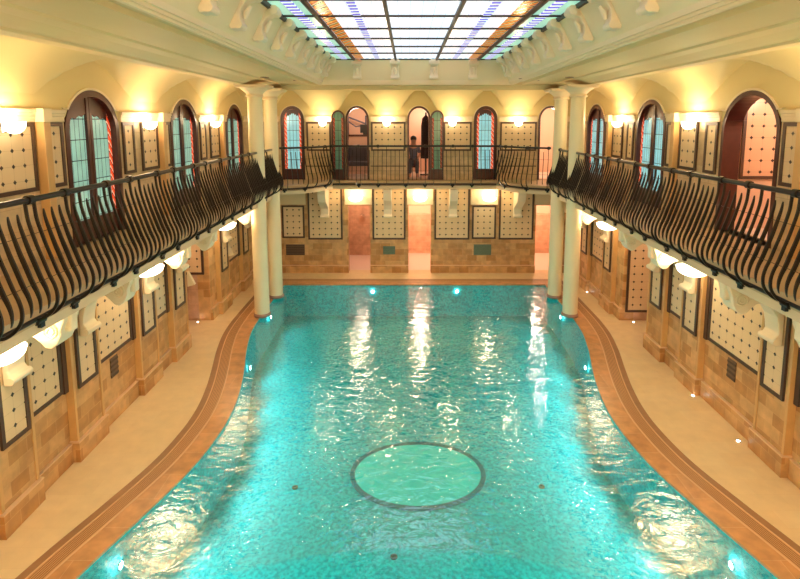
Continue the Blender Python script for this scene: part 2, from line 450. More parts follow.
def ring(name, o0, o1, z0, z1, mat, zt=None):
    A, D = offset(o0), offset(o1); n = len(A)
    bm = bmesh.new(); uv = bm.loops.layers.uv.new('UVMap')
    va = [bm.verts.new((x, y, z1)) for x, y in A]; vd = [bm.verts.new((x, y, z1)) for x, y in D]
    vb = [bm.verts.new((x, y, z0)) for x, y in A]; ve = [bm.verts.new((x, y, z0)) for x, y in D]
    acc = 0
    for i in range(n):
        j = (i+1) % n
        l = math.dist(A[i], A[j])
        f = bm.faces.new((va[i], va[j], vd[j], vd[i]))
        for lp, q in zip(f.loops, ((acc, 0), (acc+l, 0), (acc+l, 1), (acc, 1))): lp[uv].uv = q
        bm.faces.new((va[i], vb[i], vb[j], va[j])); bm.faces.new((vd[i], vd[j], ve[j], ve[i]))
        acc += l
    return struct(obj(name, bm, mat))
ring('trim_coping', 0, .30, -.028, .012, COP)
ring('trim_coping_line', .30, .325, -.05, .016, LINE)
ring('trim_overflow_grate', .325, .52, -.05, .006, GRATE)
ring('trim_grate_line', .52, .535, -.05, .014, LINE)
ring('trim_brown_edge', .535, .64, -.05, .012, BROWN)
# deck around
loop = offset(.64)
bm = bmesh.new()
half = len(loop)//2
for sgn, seg in ((1, loop[:half]), (-1, loop[half:][::-1])):
    for i in range(len(seg)-1):
        a, b = seg[i], seg[i+1]
        q = [bm.verts.new(p) for p in ((a[0], a[1], 0), (b[0], b[1], 0), (sgn*7.1, b[1], 0), (sgn*7.1, a[1], 0))]
        bm.faces.new(q)
ylo, yhi = loop[0][1], loop[half-1][1]
for y0, y1 in ((YN-.3, ylo), (yhi, YF+.3)):
    q = [bm.verts.new(p) for p in ((-7.1, y0, 0), (7.1, y0, 0), (7.1, y1, 0), (-7.1, y1, 0))]; bm.faces.new(q)
struct(obj('floor', bm, DECK))
# basin
bm = bmesh.new(); A = offset(0); n = len(A)
vt = [bm.verts.new((x, y, -.02)) for x, y in A]; vb = [bm.verts.new((x*.985, y, -1.0)) for x, y in A]
for i in range(n): bm.faces.new((vt[i], vt[(i+1) % n], vb[(i+1) % n], vb[i]))
f = bm.faces.new(vb); f.normal_update(); bmesh.ops.triangulate(bm, faces=[f])
struct(obj('floor_pool_basin', bm, MOS))
bm = bmesh.new(); A = offset(.004)
f = bm.faces.new([bm.verts.new((x, y, -.03)) for x, y in A]); f.normal_update(); bmesh.ops.triangulate(bm, faces=[f])
tag(obj('pool_water', bm, WAT), 'rippled teal water filling the waisted pool', 'water', kind='stuff')
# oval inset on the pool bottom
ec, ea, eb = (-.045, 8.43), 1.08, .80
em = empty('floor_medallion', (ec[0], ec[1], -1.0))
bm = bmesh.new(); prism(bm, [(ea*math.cos(2*PI*k/64), eb*math.sin(2*PI*k/64)) for k in range(64)], .003, .02, 'z')
obj('disc', bm, MOSL, em)
bm = bmesh.new(); N_ = 96
for k in range(N_):
    a0, a1 = 2*PI*k/N_, 2*PI*(k+1)/N_
    g = .08
    vs = [bm.verts.new(p) for p in ((ea*math.cos(a0), eb*math.sin(a0), .026), (ea*math.cos(a1), eb*math.sin(a1), .026), ((ea+g)*math.cos(a1), (eb+g)*math.sin(a1), .026), ((ea+g)*math.cos(a0), (eb+g)*math.sin(a0), .026))]
    ws = [bm.verts.new((v.co.x, v.co.y, .002)) for v in vs]
    bm.faces.new(vs); bm.faces.new((vs[2], vs[3], ws[3], ws[2])); bm.faces.new((vs[0], vs[1], ws[1], ws[0]))
obj('ring_border', bm, MOSD, em)
tag(em, 'pale oval disc with dark ring on the pool bottom', 'pool floor medallion')

# ------------------------------------------------------------------ plinth, wainscot ledge, pilasters
PIL = [(5.85, 6.47), (7.32, 8.0), (9.25, 9.92), (10.62, 11.32), (13.42, 14.12), (15.3, 15.95), (4.2, 4.75)]
PILR = [(5.5, 6.12), (6.98, 7.62)] + PIL[2:6] + [(3.9, 4.5)]
PILS = {'L': PIL, 'R': PILR}
tn = 0
def trim(bm, mat, side=None, name=None, bevel=0.):
    global tn; tn += 1
    o = struct(obj(name or 'trim_%d' % tn, bm, mat, bevel=bevel))
    if side: setf(o, side)
    return o
for s in 'LR':
    for a, b in PILS[s]:
        u0, u1 = sorted((lu(s, a), lu(s, b)))
        trim(B((u0, u1, -.10, -.001, 0, 2.86)), ST, s)
        # golden stone corners of the pilaster and its plinth
        trim(B((u0-.015, u0+.03, -.115, -.001, .3, 2.86), (u1-.03, u1+.015, -.115, -.001, .3, 2.86)), GOLD, s)
        trim(B((u0-.04, u1+.04, -.15, -.002, 0, .30)), ST, s)
        trim(B((u0-.045, u1+.045, -.155, -.002, .302, .325)), LINE, s)
    segs = []; cur = YN
    for a, b in sorted(PILS[s]):
        segs.append((cur, a-.05)); cur = b+.05
    segs.append((cur, YF))
    for a, b in segs:
        if a < NICHE[0] < b:
            parts = [(a, NICHE[0]), (NICHE[1], b)]
        else: parts = [(a, b)]
        for c, d in parts:
            if d-c < .05: continue
            u0, u1 = sorted((lu(s, c), lu(s, d)))
            trim(B((u0, u1, -.05, -.001, 0, .28)), ST, s)
            trim(B((u0, u1, -.055, -.001, .282, .30)), LINE, s)
# far wall plinth between openings
gaps = [-W] + [v for o in FAR_OPEN for v in o] + [W]
for a, b in zip(gaps[::2], gaps[1::2]):
    trim(B((a, b, -.05, -.001, 0, .24)), ST, 'F'); trim(B((a, b, -.055, -.001, .242, .26)), LINE, 'F')

# upper cornice on all walls, with pilaster blocks
def cornice(s, a, b, d=.06, z0=5.0, z1=5.165):
    u0, u1 = sorted((lu(s, a), lu(s, b)))
    bm = bmesh.new()
    prof = [(-.001, z0), (-d*.55, z0), (-d*.55, z0+.07), (-d*.75, z0+.075), (-d*.75, z0+.11), (-d, z0+.12), (-d, z1), (-.001, z1)]
    prism(bm, prof, u0, u1, 'x'); trim(bm, CR, s)
GP = [7.2, 10.68, 14.15]
for s in 'LR':
    cur = YN
    for y in SIDE_DOORS + [99]:
        e = min(y-DH-.03, YF)
        cornice(s, cur, e); cur = y+DH+.03
    for g in GP:
        u = lu(s, g)
        trim(B((u-.07, u+.07, -.13, -.002, ZG, 4.995)), GOLD, s, bevel=.008)
        trim(B((u-.085, u+.085, -.15, -.002, 4.997, 5.175)), CR, s)
cur = -W
for x in FAR_UP + [99]:
    e = min(x-FH-.05, W)
    cornice('F', cur, e); cur = x+FH+.05
# upper wainscot lines on far and side walls
for a, b in zip([-W]+[x+FH+.04 for x in FAR_UP], [x-FH-.04 for x in FAR_UP]+[W]):
    if b-a > .1: trim(B((a, b, -.03, -.001, 3.55, 3.58)), BZ, 'F')

# ------------------------------------------------------------------ dotted tile panels
panel_cache = {}
def tile_panel(side, u0, u1, z0, z1, label, mat=TF, fw=.055, group=None, d=0.):
    w = round((u1-u0)/2, 3); h = round((z1-z0), 3)
    key = (w, h, mat.name, fw)
    if key in panel_cache:
        e = copytree(panel_cache[key])
    else:
        e = empty('tile_panel')
        bm = B((-w, w, -.035, -.001, 0, fw), (-w, w, -.035, -.001, h-fw, h), (-w, -w+fw, -.035, -.001, fw, h-fw), (w-fw, w, -.035, -.001, fw, h-fw))
        obj('frame', bm, BZ, e)
        # object origin sits so that tile corners fall symmetrically inside the frame
        nx = max(1, round((2*w-2*fw-.02)/.2)); nz = max(1, round((h-2*fw)/.2))
        ox = .1 if nx % 2 == 0 else 0.
        if w < .3: ox = 0.
        oz = fw + (h-2*fw-(nz-1)*.2)/2
        bm = B((-w+fw-ox, w-fw-ox, -.02, -.001, fw-oz, h-fw-oz))
        f = obj('tile_field', bm, mat, e); f.location = (ox, 0, oz)
        panel_cache[key] = e
    put(e, side, (u0+u1)/2, d, z0)
    e['label'] = label; e['category'] = 'tile panel'
    if group: e['group'] = group
    return e
# ground floor sides: narrow ones on the pilasters, wide ones between
ordn = ['nearest', 'second', 'third', 'fourth', 'fifth', 'sixth', 'seventh']
for s in 'LR':
    sd = SN[s]
    for k, (a, b) in enumerate(sorted(PILS[s])[1:]):
        tile_panel(s, (a+b)/2-.24, (a+b)/2+.24, 1.08, 2.86, f'narrow cream dotted tile panel on {sd} lower pilaster, {ordn[k]} from the camera', d=.10)
    wides = [(6.53, 7.21) if s == 'L' else (6.18, 6.87), (8.06, 9.14) if s == 'L' else (7.68, 9.14), (9.98, 10.56), (14.2, 15.22)]
    for k, (a, b) in enumerate(wides):
        tile_panel(s, a, b, 1.12, 2.86, f'wide cream dotted tile panel between {sd} lower pilasters, {ordn[k]} from the camera')
    tile_panel(s, *((4.8, 5.8) if s == 'L' else (4.55, 5.45)), 1.12, 2.86, f'wide cream dotted tile panel low on the {sd} wall at the picture edge')
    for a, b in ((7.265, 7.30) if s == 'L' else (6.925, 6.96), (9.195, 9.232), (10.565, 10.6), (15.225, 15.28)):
        trim(B((*sorted((lu(s, a-.05), lu(s, b))), -.05, -.001, 1.1, 2.86)), BZ, s)  # dark bronze edge strips, doubling as painted shade beside the pilasters
    # upper
    for k, (a, b) in enumerate([(6.25, 7.08), (9.93, 10.58), (13.4, 14.05)]):
        tile_panel(s, a, b, 4.08, 4.99, f'upper {sd} wall tile panel behind the {ordn[k] if k else "nearest"} globe lamp')
    for k, c in enumerate(SIDE_DOORS):
        tile_panel(s, c-DH-.46, c-DH-.08, 4.08, 4.99, f'slim upper {sd} tile panel just before the {ordn[k]} arched doorway')
        if k < 2: tile_panel(s, c+DH+.08, c+DH+.46, 4.08, 4.99, f'slim upper {sd} tile panel just beyond the {ordn[k]} arched doorway')
# niche jambs
e = tile_panel('F', -6.0, -5.28, 1.2, 2.8, 'dotted tile panel on end face of the left niche, facing the camera')
e.location = (-5.68, NICHE[1], 1.2)
e = tile_panel('F', 5.25, 6.0, .22, 2.8, 'tall dotted tile door panel at end of the right niche')
e.location = (5.66, NICHE[1], .22)
e = tile_panel('F', 5.5, 6.22, 4.0, 5.45, 'pink dotted tile panel inside the open right archway', mat=TFp)
e.location = (5.95, 9.28, 4.0)
# far wall ground
tile_panel('F', fx(282), fx(304.5), 1.18, 2.27, 'small framed dotted panel at the left end of the far lower wall')
tile_panel('F', fx(308), fx(342.5), 1.13, 2.86, 'tall dotted panel left of the shower opening')
tile_panel('F', fx(372.5), fx(405.5), 1.13, 2.86, 'tall dotted panel between the two central openings')
tile_panel('F', fx(434.5), fx(469.5), 1.13, 2.86, 'tall dotted panel right of the lit passage')
tile_panel('F', fx(472), fx(496), 1.15, 2.27, 'small framed dotted panel above the dark green vent, lamp over it')
tile_panel('F', fx(499), fx(533.5), 1.13, 2.86, 'tall dotted panel beside the right columns on the far lower wall')
# far upper
ups = [(306.5, 331), (371, 405.5), (443.5, 471.5), (500, 536.5)]
nm_ = ['beside the left stained window', 'between the two open arched doors', 'left of the right stained window', 'right of the right stained window']
for (a, b), l in zip(ups, nm_):
    tile_panel('F', fxu(a), fxu(b), 4.06, 4.99, 'upper far wall dotted tile panel ' + l)
# lit cream lintels over niches and openings on the far lower wall
for a, b in ((279, 306), (345, 372), (407, 433), (470.5, 497.5), (534.5, 561)):
    trim(B((fx(a), fx(b), -.05, -.001, 2.30, 2.86)), PL, 'F')

# ------------------------------------------------------------------ ceiling: beams, cove, vaults
def offs(o):
    Y = 14.35 + (o-2.5)*.42
    return [(-o, YN), (-o, Y), (o, Y), (o, YN)]
prof = [(4.45, 6.45), (4.45, 5.99), (4.38, 5.93), (4.36, 5.88), (4.14, 5.88), (4.12, 5.91), (4.05, 5.93), (3.9, 5.985), (3.72, 6.0), (3.70, 6.03), (2.97, 6.03), (2.95, 5.995), (2.86, 5.995), (2.84, 6.05), (2.66, 6.05), (2.65, 6.0), (2.60, 6.0), (2.595, 5.975), (2.55, 5.975), (2.545, 6.0), (2.51, 6.0), (2.505, 6.03), (2.47, 6.03), (2.46, 6.09), (2.42, 6.15), (2.36, 6.26), (2.28, 6.42), (2.20, 6.56), (2.16, 6.62), (2.16, 6.75)]
def sweep(name, prof, mat):
    bm = bmesh.new(); prev = None
    for o, z in prof:
        cur = [bm.verts.new((x, y, z)) for x, y in offs(o)]
        if prev:
            for i in range(3): bm.faces.new((prev[i], prev[i+1], cur[i+1], cur[i]))
        prev = cur
    return struct(obj(name, bm, mat))
BEAM = plain('ochre_beam', (.80, .62, .33), .65, noise=.04, nscale=1.5, spec=.2)  # one even ochre, deeper than the cream moulding
sweep('ceiling_beam', prof[:17], BEAM); sweep('ceiling_beam_moulding', prof[16:24], CR)
sweep('ceiling_cove', prof[23:], PL)

HWc = 1.30
def cross(t, hw, zs, ze): 
    t = abs(t)
    return zs if t >= hw else zs + (ze-zs)*(1-(t/hw)**1.5)
def cv(a, A, zs=5.34, ze=6.06):
    a = max(0, min(a, A)); return zs + (ze-zs)*math.sqrt(max(0, 1-(1-a/A)**2))
def vz(x, y):
    a = W-abs(x); b = YF-y
    s1 = cv(a, .5, 5.32, 5.98); s1 = max([s1]+[cross(y-c, HWc, 5.32, 5.98) for c in SIDE_DOORS+[5.02, 1.5]])
    f1 = cv(b, 1.5); f1 = max([f1]+[cross(x-c, .60, 5.34, 6.06) for c in FAR_UP])
    return min(s1, f1)
def field(name, x0, x1, y0, y1, st):
    nx, ny = int(round((x1-x0)/st)), int(round((y1-y0)/st))
    bm = bmesh.new()
    g = [[bm.verts.new((x0+(x1-x0)*i/nx, y0+(y1-y0)*j/ny, vz(x0+(x1-x0)*i/nx, y0+(y1-y0)*j/ny))) for j in range(ny+1)] for i in range(nx+1)]
    for i in range(nx):
        for j in range(ny): bm.faces.new((g[i][j], g[i+1][j], g[i+1][j+1], g[i][j+1]))
    return struct(obj(name, bm, VA, smooth=True))
field('ceiling_vault_left', -W-.01, -4.40, YN, YF+.01, .06)
field('ceiling_vault_right', 4.40, W+.01, YN, YF+.01, .06)
field('ceiling_vault_far', -4.40, 4.40, 15.12, YF+.01, .05)
struct(obj('ceiling', B((-W-.3, -4.3, YN, YF+.3, 6.4, 6.5), (4.3, W+.3, YN, YF+.3, 6.4, 6.5), (-4.3, 4.3, 14.9, YF+.3, 6.4, 6.5))  , PL))

# ------------------------------------------------------------------ skylight
SZ = 6.63
sky = struct(empty('window_1', (0, 0, SZ)))
Y0, Y1 = YN, 14.21
def pan(name, x0, x1, y0, y1, mat, z=0.):
    return obj(name, B((x0, x1, y0, y1, z, z+.02)), mat, sky)
pan('mint_glass', -2.16, -1.62, Y0, Y1, SKYM); pan('mint_glass', 1.62, 2.16, Y0, Y1, SKYM)
pan('white_glass', -1.60, -.54, Y0, Y1-.14, SKYP); pan('white_glass', .54, 1.60, Y0, Y1-.14, SKYP)
pan('white_glass', -.52, .52, Y0, Y1-.14, SKYW)
pan('blue_border', -1.6, 1.6, Y1-.14, Y1, BLUEB)
for sg in (-1, 1):
    pan('violet_border', *sorted((sg*1.80, sg*1.95)), Y0, Y1, PURPLE, -.012)
    pan('orange_border', *sorted((sg*1.36, sg*1.57)), Y0, Y1-.14, ORANGE, -.012)
    pan('violet_border', *sorted((sg*.94, sg*1.06)), Y0, Y1-.14, PURPLE, -.012)
for x in (-2.16, -1.61, -.53, .53, 1.61, 2.16):
    obj('glazing_bar', B((x-.025, x+.025, Y0, Y1, -.06, .05)), LEAD, sky)
for k in range(15):
    y = 14.21-.15-1.12*k if k else 14.21
    if y < Y0: break
    obj('glazing_bar', B((-2.16, 2.16, y-.011, y+.011, -.03, .04)), LEAD, sky)
obj('upper_shade', B((-2.3, 2.3, Y0, Y1+.1, .12, .16)), PL, sky)

# ------------------------------------------------------------------ scroll corbels round the skylight
def corbel():
    e = empty('scroll_corbel')
    # local: y toward wall(+), z up. front = -y
    P = [(.02, 0), (-.06, .01), (-.10, .06), (-.09, .14), (-.10, .22), (-.15, .30), (-.24, .34), (-.30, .40), (-.27, .46), (-.12, .46), (.16, .46), (.12, .30), (.05, .14)]
    bm = bmesh.new(); prism(bm, P, -.075, .075, 'x'); obj('console_body', bm, CON, e, bevel=.012)
    bm = bmesh.new(); tube(bm, [(-.10, -.24, .385), (.10, -.24, .385)], .055, 12); obj('volute', bm, CON, e, smooth=False)
    bm = bmesh.new(); tube(bm, [(-.085, -.07, .05), (.085, -.07, .05)], .045, 12); obj('volute', bm, CON, e)
    bm = bmesh.new(); tube(bm, [(0, -.12, .12), (0, -.14, .2), (0, -.19, .27)], [.02, .035, .02], 8); obj('leaf_spine', bm, CON, e)
    return e
cb0 = corbel(); first = True
for s in 'LR':
    for k in range(9):
        y = 13.75-.99*k
        e = cb0 if first else copytree(cb0); first = False
        sg = -1 if s == 'L' else 1
        e.location = (sg*2.38, y, 6.13); e.scale = (1.35, 1.15, 1.08); e.rotation_euler = (0, 0, PI/2 if s == 'L' else -PI/2)
        tag(e, f'cream scroll corbel under the skylight, {SN[s]} row, ' + ('first from the far corner' if k == 0 else f'{["","second","third","fourth","fifth","sixth","seventh","eighth","ninth"][k]} from the far corner'), 'corbel', f'scroll corbels along the {SN[s]} skylight cove')
for x, l in ((fxu(357)*.83+.0, 'leftmost'), (-.35, 'second from left'), (.72, 'third from left'), (1.68, 'rightmost')):
    pass
for px, l in ((357, 'leftmost'), (395, 'second from left'), (434, 'third from left'), (473, 'rightmost')):
    x = (px-407.6)/531*13.9-.22
    e = copytree(cb0); e.location = (x, 14.27, 6.10); e.rotation_euler = (0, 0, 0); e.scale = (1.35, .8, 1.1)
    tag(e, f'cream scroll corbel on the far skylight cove, {l} of four', 'corbel', 'scroll corbels on the far skylight cove')

# ------------------------------------------------------------------ columns
def column():
    e = empty('column')
    bm = bmesh.new(); lathe(bm, [(.19, .10), (.19, 2.0), (.186, 4.2), (.178, 5.60)], 40); obj('shaft', bm, COL, e, smooth=True)
    bm = bmesh.new(); rg = lathe(bm, [(.205, .012), (.215, .05), (.205, .09), (.19, .10)], 40); bm.faces.new(rg[0][::-1]); obj('base', bm, plain('pinkish_base_ring', (.42, .25, .18), .4), e, smooth=True)
    bm = bmesh.new(); lathe(bm, [(.178, 5.59), (.205, 5.60), (.215, 5.62), (.205, 5.645), (.19, 5.65), (.20, 5.68), (.26, 5.74), (.33, 5.79), (.35, 5.81)], 40)
    box(bm, -.36, .36, -.36, .36, 5.812, 5.835); box(bm, -.39, .39, -.39, .39, 5.836, 5.878)
    obj('capital', bm, CR, e)
    return e
c0 = column(); first = True
for sx_, sn in ((-1, 'left'), (1, 'right')):
    for y, l in ((13.25, 'nearer'), (14.72, 'farther')):
        e = c0 if first else copytree(c0); first = False
        e.location = (sx_*3.985, y, 0)
        tag(e, f'{l} of the two cream round columns on the {sn} pool edge', 'column', 'tall cream columns at the far pool corners')

# ------------------------------------------------------------------ railings
CURVE = [(0, 4.21), (.005, 4.12), (.02, 4.01), (.08, 3.79), (.13, 3.64), (.18, 3.49), (.22, 3.39), (.24, 3.29), (.225, 3.19), (.16, 3.10), (.07, 3.04), (0, 3.03)]
def csm(c, n=4):
    out = []
    for i in range(len(c)-1):
        p = [Vector(c[max(0, min(len(c)-1, j))]) for j in (i-1, i, i+1, i+2)]
        for k in range(n):
            t = k/n; q = .5*((2*p[1])+(p[2]-p[0])*t+(2*p[0]-5*p[1]+4*p[2]-p[3])*t*t+(-p[0]+3*p[1]-3*p[2]+p[3])*t**3)
            out.append(q)
    out.append(Vector(c[-1])); return out
CS = csm(CURVE)
def bar_mesh(kind):
    pts = CS if kind == 'upright' else [p for p in CS[:34] if 3.19 < p.y < 4.13]
    bm = bmesh.new(); n = len(pts); th = .009; rows = []
    for i, p in enumerate(pts):
        t = (pts[min(i+1, n-1)]-pts[max(i-1, 0)]).normalized(); nn = Vector((-t.y, t.x))
        f = i/(n-1)
        w = .015 if kind == 'upright' else .002+.019*min(1, math.sin(PI*min(1, f*1.02))**.7*1.05)
        if kind != 'upright' and f > .98: w = .002
        a, b = p+nn*w, p-nn*w
        rows.append([bm.verts.new(q) for q in ((-th, -a.x, a.y), (th, -a.x, a.y), (th, -b.x, b.y), (-th, -b.x, b.y))])
    for i in range(n-1):
        for k in range(4): bm.faces.new((rows[i][k], rows[i][(k+1) % 4], rows[i+1][(k+1) % 4], rows[i+1][k]))
    bm.faces.new(rows[0]); bm.faces.new(rows[-1][::-1])
    me = bpy.data.meshes.new(kind); bmesh.ops.recalc_face_normals(bm, faces=bm.faces); bm.to_mesh(me); bm.free()
    me.materials.append(IRON); return me
MB_ = {k: bar_mesh(k) for k in ('upright', 'spike')}
PAT = 'uusssususss'
def railing(name, path, label, phase=0, step=.1225):
    """path runs so that the hall lies on local -y (right-hand normal of direction)"""
    P = [Vector((*p, 0)) for p in path]
    root = empty(name, (P[0].x, P[0].y, 0)); O = P[0].copy()
    L = [0]
    for a, b in zip(P, P[1:]): L.append(L[-1]+(b-a).length)
    def sample(s):
        s = max(0, min(L[-1]-1e-6, s))
        for i in range(len(P)-1):
            if L[i] <= s <= L[i+1]:
                t = (P[i+1]-P[i]).normalized(); return P[i]+t*(s-L[i]), t
    def line(d, z, r, nme, mat, n=8):
        bm = bmesh.new(); k = max(2, int(L[-1]/.25)); pts = []
        for i in range(k+1):
            p, t = sample(L[-1]*i/k); nn = Vector((t.y, -t.x, 0)); q = p+nn*d-O; pts.append((q.x, q.y, z))
        tube(bm, pts, r, n); return obj(nme, bm, mat, root, smooth=True)
    hr = line(0, 4.235, .031, 'handrail', RAIL, 12)
    br_ = line(.0, 3.03, .026, 'bottom_rail', RAIL, 10)
    line(.035, 3.90, .0035, 'wire', RAIL, 5); line(.185, 3.47, .0035, 'wire', RAIL, 5)
    s = .06; i = phase
    while s < L[-1]-.04:
        k = 'upright' if PAT[i % 11] == 'u' else 'spike'
        p, t = sample(s)
        o = bpy.data.objects.new(k, MB_[k]); C.objects.link(o); o.parent = root
        q = p-O; o.location = (q.x, q.y, 0); o.rotation_euler = (0, 0, math.atan2(t.y, t.x))
        if i % 11 in (0, 5):       # collar on the handrail and anchor below
            bm = bmesh.new(); c = q + t*(.06 if i % 11 == 0 else 0)
            tube(bm, [(c.x-t.x*.035, c.y-t.y*.035, 4.235), (c.x+t.x*.035, c.y+t.y*.035, 4.235)], .048, 12)
            obj('collar', bm, RAIL, hr)
            bm = bmesh.new(); tube(bm, [(c.x-t.x*.06, c.y-t.y*.06, 3.0), (c.x+t.x*.06, c.y+t.y*.06, 3.0)], .036, 8)
            box(bm, c.x-.03, c.x+.03, c.y-.03, c.y+.03, 2.93, 3.0)
            obj('anchor', bm, IRON, br_)
        s += step; i += 1
    tag(root, label, 'railing'); return root
# left side: hall on +x. direction +y has right-hand normal (1,0) -> good.  right side runs -y
railing('balcony_railing', [(-3.95, 4.2), (-3.95, 14.95)], 'black wrought iron bellied railing along the left gallery', 4)
railing('balcony_railing', [(3.95, 14.95), (3.95, 4.2)], 'black wrought iron bellied railing along the right gallery', 2)
railing('balcony_railing', smooth_path(far_path()), 'black iron railing curving along the far gallery', 0, .135)

# ------------------------------------------------------------------ consoles under the gallery
def console():
    e = empty('scroll_console')
    P = [(0, 1.02), (.80, 1.02), (.81, .93), (.79, .82), (.75, .73), (.74, .64), (.69, .54), (.62, .485), (.54, .50), (.48, .57), (.42, .625), (.34, .645), (.26, .62), (.18, .55), (.11, .44), (.075, .30), (.065, .20), (.09, .15), (.12, .12), (.12, .07), (.09, .03), (.05, .01), (0, .01)]
    bm = bmesh.new(); prism(bm, [(-a, b) for a, b in P], -.15, .15, 'x'); cbody = obj('console_body', bm, CON, e, bevel=.02)
    for sx in (-1, 1):
        bm = bmesh.new(); n = 26
        for k in range(n):
            a0 = k/n*2.2*2*PI; a1 = (k+1)/n*2.2*2*PI
            r0 = .11*(1-k/n*.75); r1 = .11*(1-(k+1)/n*.75)
            tube(bm, [(sx*.15, -.61+r0*math.cos(a0), .70+r0*math.sin(a0)), (sx*.15, -.61+r1*math.cos(a1), .70+r1*math.sin(a1))], .014, 6)
        obj('spiral_volute', bm, CON, cbody)
    bm = bmesh.new(); tube(bm, [(-.17, -.095, .08), (.17, -.095, .08)], .05, 14); obj('foot_scroll', bm, CON, e)
    bm = B((-.17, .17, -.83, 0, .985, 1.035)); obj('cap_plate', bm, CON, e)
    bm = B((-.07, .07, -.825, -.70, .66, .98)); obj('front_leaf', bm, CON, cbody, bevel=.03)
    return e
k0 = console(); first = True
for s in 'LR':
    for k, (a, b) in enumerate(sorted(PILS[s])):
        e = k0 if first else copytree(k0); first = False
        put(e, s, (a+b)/2, .137, 1.835)
        wh = ['outermost at the picture edge', 'nearest one in full view', 'second in view', 'third in view, next to the lamp bowl', 'fourth in view, before the niche', 'fifth in view, beyond the niche', 'farthest, behind the columns'][k]
        tag(e, f'cream scroll console carrying the {SN[s]} gallery, {wh}', 'console bracket', f'consoles under the {SN[s]} gallery')
for px, l in ((325.5, 'leftmost'), (388, 'second from left'), (452.5, 'third from left'), (516.5, 'rightmost')):
    e = empty('scroll_console')
    dep = .50
    P = [(0, .98), (dep, .98), (dep+.01, .85), (dep-.06, .6), (.22, .42), (.14, .3), (.13, .12), (.17, .06), (.12, 0), (0, 0)]
    if px in (325.5, 516.5): P = [(a*1.5 if a > .2 else a, b) for a, b in P]
    bm = bmesh.new(); prism(bm, [(-a, b) for a, b in P], -.13, .13, 'x'); obj('console_body', bm, CON, e, bevel=.015)
    bm = bmesh.new(); tube(bm, [(-.14, -.13, .05), (.14, -.13, .05)], .045, 12); obj('foot_scroll', bm, CON, e)
    put(e, 'F', fx(px), .038, 1.88)
    tag(e, f'cream scroll console on the far lower wall, {l} of four', 'console bracket', 'consoles under the far gallery')

# ------------------------------------------------------------------ lamps
def add_point(name, loc, power, col, r=.08, parent=None):
    l = bpy.data.lights.new(name, 'POINT'); l.energy = power; l.color = col; l.shadow_soft_size = r
    o = bpy.data.objects.new(name, l); C.objects.link(o); o.location = loc
    if parent: o.parent = parent
    return o
WARM = (1, .76, .46); PINKL = (1, .60, .42); ROOML = (1, .74, .58)
def globe():
    e = empty('wall_lamp')
    bm = bmesh.new(); n = 10
    lathe(bm, [(.004, -.13)]+[(.125*math.sin(PI/2*k/n), -.13*math.cos(PI/2*k/n)) for k in range(1, n+1)]+[(.13, .02), (.115, .02), (.105, 0)], 24, 0, -.14)
    obj('glass_bowl', bm, BOWL, e, smooth=True)
    obj('wall_bracket', B((-.03, .03, -.12, -.002, -.05, -.01), (-.06, .06, -.03, -.002, -.11, .03)), CHROME, e)
    return e
g0 = globe(); first = True
UPW = 16
for s in 'LR':
    for k, y in enumerate((6.55, 10.02, 13.45)):
        e = g0 if first else copytree(g0); first = False
        put(e, s, y, .02, 4.98)
        tag(e, f'glowing globe bowl lamp on the upper {SN[s]} wall, {ordn[k]} from the camera', 'wall lamp', f'globe lamps on the upper {SN[s]} wall')
        add_point('bulb', (0, -.16, .10), UPW if not (s == 'L' and k == 1) else UPW, WARM if not (s == 'L' and k == 1) else PINKL, .06, e)
for px, l in ((323.5, 'leftmost'), (387, 'second from left'), (452, 'third from left'), (517.5, 'rightmost')):
    e = copytree(g0)
    for c in list(e.children):
        if c.type == 'LIGHT': C.objects.unlink(c)
    put(e, 'F', fxu(px), .02, 4.98)
    add_point('bulb', (0, -.16, .10), UPW, WARM, .06, e)
    tag(e, f'glowing globe bowl lamp on the upper far wall, {l} of four', 'wall lamp', 'globe lamps on the upper far wall')
def dish(r=.27, h=.15):
    e = empty('bowl_lamp')
    bm = bmesh.new(); n = 10
    lathe(bm, [(.004, -h)]+[(r*math.sin(PI/2*k/n), -h*math.cos(PI/2*k/n)) for k in range(1, n+1)]+[(r+.01, .015), (r-.02, .015), (r-.03, 0)], 28)
    obj('glass_bowl', bm, BOWL, e, smooth=True)
    return e
first = True; d0 = dish()
for s in 'LR':
    for k, y in enumerate((5.65 if s == 'L' else 5.2, 9.08, 13.08)):
        e = d0 if first else copytree(d0)
        put(e, s, y, .40, 2.45)
        first = False
        tag(e, f'wide glowing bowl lamp below the {SN[s]} gallery, ' + ['out at the picture edge', 'nearer one in view', 'farther one by the column'][k], 'bowl lamp', f'bowl lamps below the {SN[s]} gallery')
        add_point('bulb', (0, 0, .08), 28, WARM, .07, e)
d1 = dish(.22, .12); first = True
for px, l in ((356.5, 'above the shower opening'), (420, 'above the lit passage'), (488, 'above the small dotted panel')):
    e = d1 if first else copytree(d1); first = False
    for c in list(e.children):
        if c.type == 'LIGHT': C.objects.unlink(c)
    put(e, 'F', fx(px), .25, 2.55)
    add_point('bulb', (0, -.22, .1), 11, WARM, .06, e)
    tag(e, f'glowing bowl lamp on the far lower wall {l}', 'bowl lamp', 'bowl lamps on the far lower wall')
for e in [o for o in C.objects if o.name.startswith('bowl_lamp')]:
    if not any(c.name.startswith('wall_arm') for c in e.children):
        L_ = .25-.055 if abs(e.location.y-YF) < .6 else .36
        obj('wall_arm', B((-.02, .02, .0, L_, -.10, -.07)), CHROME, e)

